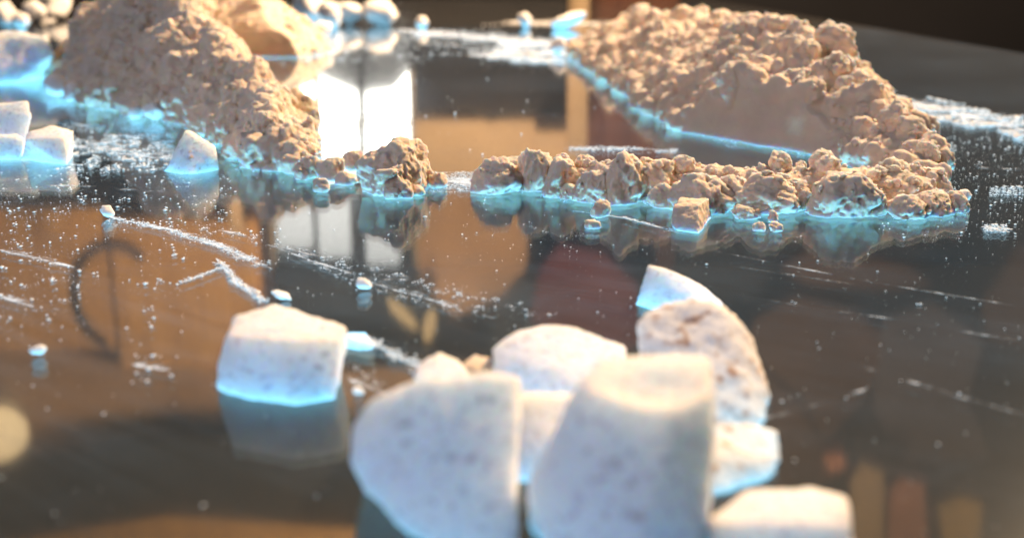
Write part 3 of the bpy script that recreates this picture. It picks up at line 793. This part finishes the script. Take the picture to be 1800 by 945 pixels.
# ------------------------------------------------------------------ dust, streaks and smears
def film_mat():
    m, nt, out = new_mat('smeared_powder_film'); L = nt.links
    uv = N(nt, 'ShaderNodeUVMap'); sp = N(nt, 'ShaderNodeSeparateXYZ'); L.new(uv.outputs[0], sp.inputs[0])
    # fade towards the rim of the smear
    av = N(nt, 'ShaderNodeMath', operation='ABSOLUTE'); L.new(sp.outputs['Y'], av.inputs[0])
    geo = N(nt, 'ShaderNodeNewGeometry')
    cl = N(nt, 'ShaderNodeTexNoise'); cl.inputs['Scale'].default_value = 170; cl.inputs['Detail'].default_value = 8; cl.inputs['Roughness'].default_value = 0.72
    L.new(geo.outputs['Position'], cl.inputs['Vector'])
    mp = N(nt, 'ShaderNodeMapping'); mp.inputs['Scale'].default_value = (60, 3.0, 1)
    L.new(uv.outputs[0], mp.inputs['Vector'])
    wp = N(nt, 'ShaderNodeTexNoise'); wp.inputs['Scale'].default_value = 1.0; wp.inputs['Detail'].default_value = 7; wp.inputs['Roughness'].default_value = 0.7
    L.new(mp.outputs[0], wp.inputs['Vector'])
    ad = N(nt, 'ShaderNodeMath', operation='ADD'); L.new(cl.outputs['Fac'], ad.inputs[0]); L.new(wp.outputs['Fac'], ad.inputs[1])
    sb = N(nt, 'ShaderNodeMath', operation='MULTIPLY_ADD'); sb.inputs[1].default_value = -0.42; L.new(av.outputs[0], sb.inputs[0]); L.new(ad.outputs[0], sb.inputs[2])
    ob = N(nt, 'ShaderNodeAttribute'); ob.attribute_type = 'OBJECT'; ob.attribute_name = 'cover'
    s2 = N(nt, 'ShaderNodeMath', operation='ADD'); L.new(sb.outputs[0], s2.inputs[0]); L.new(ob.outputs['Fac'], s2.inputs[1])
    r = ramp(nt, [(0.0, (0, 0, 0)), (1.0, (1, 1, 1))])
    mr = N(nt, 'ShaderNodeMapRange'); mr.inputs['From Min'].default_value = 0.94; mr.inputs['From Max'].default_value = 1.20
    L.new(s2.outputs[0], mr.inputs['Value'])
    df = N(nt, 'ShaderNodeBsdfDiffuse'); df.inputs['Color'].default_value = (0.86, 0.86, 0.90, 1)
    tl = N(nt, 'ShaderNodeBsdfTranslucent'); tl.inputs['Color'].default_value = (0.60, 0.62, 0.64, 1)
    mx = N(nt, 'ShaderNodeMixShader'); mx.inputs[0].default_value = 0.28; L.new(df.outputs[0], mx.inputs[1]); L.new(tl.outputs[0], mx.inputs[2])
    tr = N(nt, 'ShaderNodeBsdfTransparent')
    m2 = N(nt, 'ShaderNodeMixShader'); L.new(mr.outputs[0], m2.inputs[0]); L.new(tr.outputs[0], m2.inputs[1]); L.new(mx.outputs[0], m2.inputs[2])
    L.new(m2.outputs[0], out.inputs[0])
    return m
M_FILM = film_mat()
FILM_N = [0]
def film(parent, path, width, cover):
    """thin coat of powder wiped along a curve on the glass; cover: how closed it is"""
    P = [Vector(ground(*p)) for p in path]
    pts = []
    for i in range(len(P) - 1):
        for k in range(8): pts.append(P[i].lerp(P[i + 1], k / 8))
    pts.append(P[-1])
    FILM_N[0] += 1
    z = 0.00010 + 0.00003 * (FILM_N[0] % 5)
    V, Fc, U, d = [], [], [], 0.0
    for i, p in enumerate(pts):
        t = (pts[min(i + 1, len(pts) - 1)] - pts[max(i - 1, 0)]).normalized(); n = Vector((-t.y, t.x, 0))
        if i: d += (p - pts[i - 1]).length
        e = min(1.0, 0.25 + 4 * min(i, len(pts) - 1 - i) / len(pts))
        for s_ in (-1, 0, 1):
            q = p + n * (s_ * width * e); V.append((q.x, q.y, z)); U.append((d, s_))
    for i in range(len(pts) - 1):
        for k in range(2): a = i * 3 + k; Fc.append((a, a + 3, a + 4, a + 1))
    me = np_mesh('powder_film', V, Fc)
    uvl = me.uv_layers.new(name='UVMap')
    for lp in me.loops: uvl.data[lp.index].uv = U[lp.vertex_index]
    o = mesh_obj('powder_film', me, M_FILM, parent); o['kind'] = 'stuff'; o['cover'] = cover
    return o
OCT_V = np.array([(1, 0, 0), (0, 1, 0), (-1, 0, 0), (0, -1, 0), (0, 0, 1), (0, 0, -1)], float)
OCT_F = np.array([(0, 1, 4), (1, 2, 4), (2, 3, 4), (3, 0, 4), (1, 0, 5), (2, 1, 5), (3, 2, 5), (0, 3, 5)])
def grains(name, pts, label, flat=0.7, cat='dust'):
    """pts: rows of x, y, radius"""
    pts = np.asarray(pts)
    n = len(pts)
    ang = RNG.random(n) * 6.283
    ex, ey, ez = RNG.uniform(.7, 1.5, n), RNG.uniform(.6, 1.1, n), RNG.uniform(.5, 1.0, n) * flat
    V = OCT_V[None] * np.stack([ex, ey, ez], 1)[:, None] * pts[:, 2][:, None, None]
    V = V * RNG.uniform(.75, 1.25, V.shape)
    ca, sa = np.cos(ang)[:, None], np.sin(ang)[:, None]
    X = V[:, :, 0] * ca - V[:, :, 1] * sa + pts[:, 0][:, None]
    Y = V[:, :, 0] * sa + V[:, :, 1] * ca + pts[:, 1][:, None]
    Z = V[:, :, 2]; Z = Z - Z.min(1)[:, None] + 0.00015
    Vv = np.stack([X, Y, Z], 2).reshape(-1, 3)
    Ff = (OCT_F[None] + (np.arange(n) * 6)[:, None, None]).reshape(-1, 3)
    me = np_mesh(name, Vv, Ff)
    o = mesh_obj(name, me, M_GRAIN)
    tag(o, label, cat, kind='stuff')
    return o
def G(px, py):
    g = ground(px, py); return g.x, g.y
def radius(Y, lo, hi, n):          # grain radius grows a little where only coarse grains can be seen
    return 1.35 * (0.8 * lo + (1.15 * hi - lo) * RNG.random(n) ** 5)
def streak(path, width, n, lo, hi, thr=None, freq=300, cross=1.0):
    """grains strewn along a curve lying on the glass"""
    Pp = np.array([G(*p) for p in path]); seg = np.diff(Pp, axis=0); L = np.linalg.norm(seg, axis=1); cum = np.concatenate([[0], np.cumsum(L)])
    t = RNG.random(n) * cum[-1]; i = np.clip(np.searchsorted(cum, t, 'right') - 1, 0, len(seg) - 1)
    f = (t - cum[i]) / L[i]
    base = Pp[i] + seg[i] * f[:, None]
    nrm = np.stack([-seg[i][:, 1], seg[i][:, 0]], 1) / L[i][:, None]
    q = base + nrm * (RNG.normal(0, 0.5, n) * width)[:, None]
    r = radius(0, lo, hi, n)
    out = np.column_stack([q, r])
    if thr is not None:
        k = np.array([noise.noise(Vector((x * freq, y * freq * cross, 3.0))) for x, y in q]) > thr
        out = out[k]
    return out
def field(quad, n, lo, hi, thr=None, freq=120, cross=1.0):
    a, b, c, d = [np.array(G(*p)) for p in quad]
    u, v = RNG.random(n)[:, None], RNG.random(n)[:, None]
    q = (a * (1 - u) + b * u) * (1 - v) + (d * (1 - u) + c * u) * v
    out = np.column_stack([q, radius(0, lo, hi, n)])
    if thr is not None:
        k = np.array([noise.noise(Vector((x * freq, y * freq * cross, 9.0))) for x, y in q]) > thr
        out = out[k]
    return out
um = 1e-6
sm = grains('powder_streak', np.concatenate([streak([(195, 386), (300, 405), (380, 432), (470, 468)], .0022, 2600, 60*um, 260*um, -0.05, 500),
                                       streak([(385, 462), (420, 498), (468, 532)], .0013, 700, 90*um, 420*um, -0.1, 500),
                                       streak([(318, 498), (392, 470)], .0008, 220, 80*um, 300*um)]),
       'pale forked streak of powder leading to the squarish white block', .5)
film(sm, [(185, 380), (300, 404), (380, 430), (480, 474)], .0042, .10)
film(sm, [(380, 455), (420, 498), (470, 534)], .0022, .16)
film(sm, [(315, 500), (395, 468)], .0014, .12)
sm = grains('powder_streak', np.concatenate([streak([(330, 395), (470, 425), (620, 468), (760, 505), (960, 560)], .0048, 3000, 40*um, 260*um, 0.12, 420),
                                       streak([(560, 470), (700, 520), (840, 552)], .0030, 1200, 40*um, 200*um, 0.05, 500)]),
       'broken speckled streak of powder crossing the golden reflections', .5)
film(sm, [(310, 385), (470, 425), (620, 468), (760, 505), (980, 565)], .0075, -.07)
film(sm, [(470, 430), (700, 510), (870, 560)], .0045, 0.0)
sm = grains('powder_streak', np.concatenate([streak([(655, 600), (690, 622), (750, 650)], .0020, 700, 70*um, 300*um, -0.1, 500), streak([(610, 640), (690, 690)], .0015, 90, 60*um, 200*um)]),
       'short white smear between the peach sliver and the pitted lump', .5)
film(sm, [(640, 592), (690, 622), (760, 655)], .0032, .12)
film(sm, [(600, 660), (700, 700)], .0030, .0)
sm = grains('powder_smear', np.concatenate([field([(100, 300), (330, 305), (300, 235), (130, 240)], 5200, 100*um, 620*um, 0.0, 160), field([(90, 232), (320, 238), (300, 205), (130, 190)], 1800, 80*um, 380*um, -0.1, 90)]),
       'white crumbly smear on the glass between left slabs and pointed chip', .5)
film(sm, [(90, 255), (200, 262), (330, 285)], .022, .02)
film(sm, [(90, 215), (220, 225), (320, 232)], .020, -.02)
film(sm, [(0, 320), (200, 330), (420, 345)], .012, -.10)
sm = grains('powder_smear', field([(745, 340), (850, 338), (850, 303), (750, 303)], 2600, 60*um, 320*um, -0.35, 120), 'flat white smear between the jagged lump and the ridge', .4)
film(sm, [(735, 318), (800, 318), (860, 322)], .014, .16)
sm = grains('powder_smear', np.concatenate([field([(1560, 190), (1800, 250), (1800, 205), (1560, 158)], 7000, 150*um, 900*um, -0.02, 60, 1.0), field([(1740, 345), (1800, 345), (1800, 328), (1740, 328)], 260, 150*um, 500*um),
                                       field([(1730, 408), (1775, 410), (1770, 396), (1730, 394)], 260, 150*um, 420*um), field([(1640, 262), (1680, 266), (1680, 255), (1640, 250)], 200, 150*um, 450*um)]),
       'broken white band of powder beyond the broad heap', .4)
film(sm, [(1545, 165), (1620, 185), (1700, 205), (1810, 232)], .030, .08)
film(sm, [(1560, 260), (1700, 290), (1810, 300)], .016, -.10)
film(sm, [(1725, 400), (1780, 404)], .004, .15)
sm = grains('powder_smear', np.concatenate([field([(850, 112), (1010, 110), (1010, 72), (880, 72)], 6500, 200*um, 1300*um, -0.12, 35), streak([(720, 55), (800, 64), (900, 70), (1000, 82)], .05, 3000, 200*um, 1100*um, 0.05, 30),
                                       streak([(900, 40), (1050, 44)], .06, 1500, 300*um, 1500*um, 0.0, 25), field([(560, 110), (900, 100), (860, 48), (560, 60)], 3800, 150*um, 900*um, 0.12, 40)]),
       'long white smear of powder far off across the dark glass', .4)
film(sm, [(840, 100), (930, 92), (1020, 98)], .07, .12)
film(sm, [(700, 52), (800, 62), (900, 70), (1020, 82)], .07, .08)
film(sm, [(560, 100), (640, 80), (760, 76), (900, 90)], .06, -.03)
film(sm, [(890, 38), (1060, 44)], .10, .12)
film(sm, [(540, 110), (600, 60)], .03, .05)
sm = grains('powder_smear', np.concatenate([streak([(1000, 262), (1100, 262), (1190, 266)], .006, 1600, 100*um, 400*um, -0.2, 100), streak([(1010, 110), (1180, 200), (1300, 262)], .0035, 1500, 100*um, 600*um, -0.1, 90)]),
       'thin white line of powder behind the ridge towards the broad heap', .4)
film(sm, [(990, 262), (1100, 260), (1200, 268)], .010, .0)
film(sm, [(1000, 104), (1170, 203), (1290, 264)], .0028, .02)
sm = grains('powder_streak', np.concatenate([streak([(1010, 372), (1100, 383), (1190, 408)], .0007, 420, 60*um, 260*um, -0.1, 500), streak([(920, 395), (980, 415), (1060, 415)], .0010, 260, 40*um, 150*um, 0., 500)]),
       'hairline of white powder running up to the cube-shaped lump', .5)
film(sm, [(1000, 370), (1100, 384), (1195, 410)], .0012, .14)
dust = [field([(0, 420), (900, 420), (900, 300), (0, 300)], 800, 40*um, 330*um, 0.0, 60),
        field([(0, 400), (420, 400), (420, 300), (0, 300)], 1700, 50*um, 330*um, -0.1, 90),
        field([(0, 580), (330, 580), (330, 410), (0, 410)], 420, 60*um, 420*um, 0.0, 90),
        field([(0, 560), (150, 580), (130, 420), (0, 420)], 600, 60*um, 420*um, 0.15, 150),
        field([(0, 945), (1800, 945), (1800, 400), (0, 400)], 500, 35*um, 210*um),
        field([(0, 700), (900, 700), (900, 400), (0, 400)], 500, 35*um, 220*um, 0.0, 80),
        field([(1000, 720), (1800, 720), (1800, 400), (1000, 400)], 300, 35*um, 190*um),
        field([(1540, 420), (1800, 420), (1800, 200), (1600, 200)], 1500, 60*um, 330*um),
        field([(400, 300), (1050, 300), (1050, 90), (500, 90)], 260, 80*um, 500*um),
        field([(230, 680), (320, 690), (310, 610), (230, 610)], 60, 80*um, 420*um, 0.0, 150),
        field([(800, 460), (1250, 460), (1250, 385), (820, 360)], 260, 40*um, 170*um)]
for hp, nn in ((left, 900), (right, 1000), (ridge, 900)):
    pl = hp.poly; n = len(pl)
    for i in range(n):
        a, b = np.array(pl[i]), np.array(pl[(i + 1) % n]); k = max(6, nn // n)
        t = RNG.random(k)[:, None]
        q = a + (b - a) * t + RNG.normal(0, .0028, (k, 2))
        dust.append(np.column_stack([q, radius(0, 80*um, 500*um, k)]))
sm = grains('powder_dust', np.concatenate(dust), 'fine white specks of powder scattered over the glass')

for path, w, c in (([(0, 440), (60, 452), (130, 470)], .005, .05), ([(0, 520), (60, 540)], .003, .06), ([(1250, 440), (1500, 490), (1800, 540)], .0022, -.04), ([(1300, 520), (1560, 560), (1800, 600)], .0026, -.08),
                   ([(1300, 470), (1500, 500)], .0010, .0), ([(1500, 640), (1800, 730)], .0040, -.10), ([(1330, 740), (1480, 700), (1600, 650)], .0030, -.09), ([(230, 640), (300, 650)], .003, .06)):
    film(sm, path, w, c)
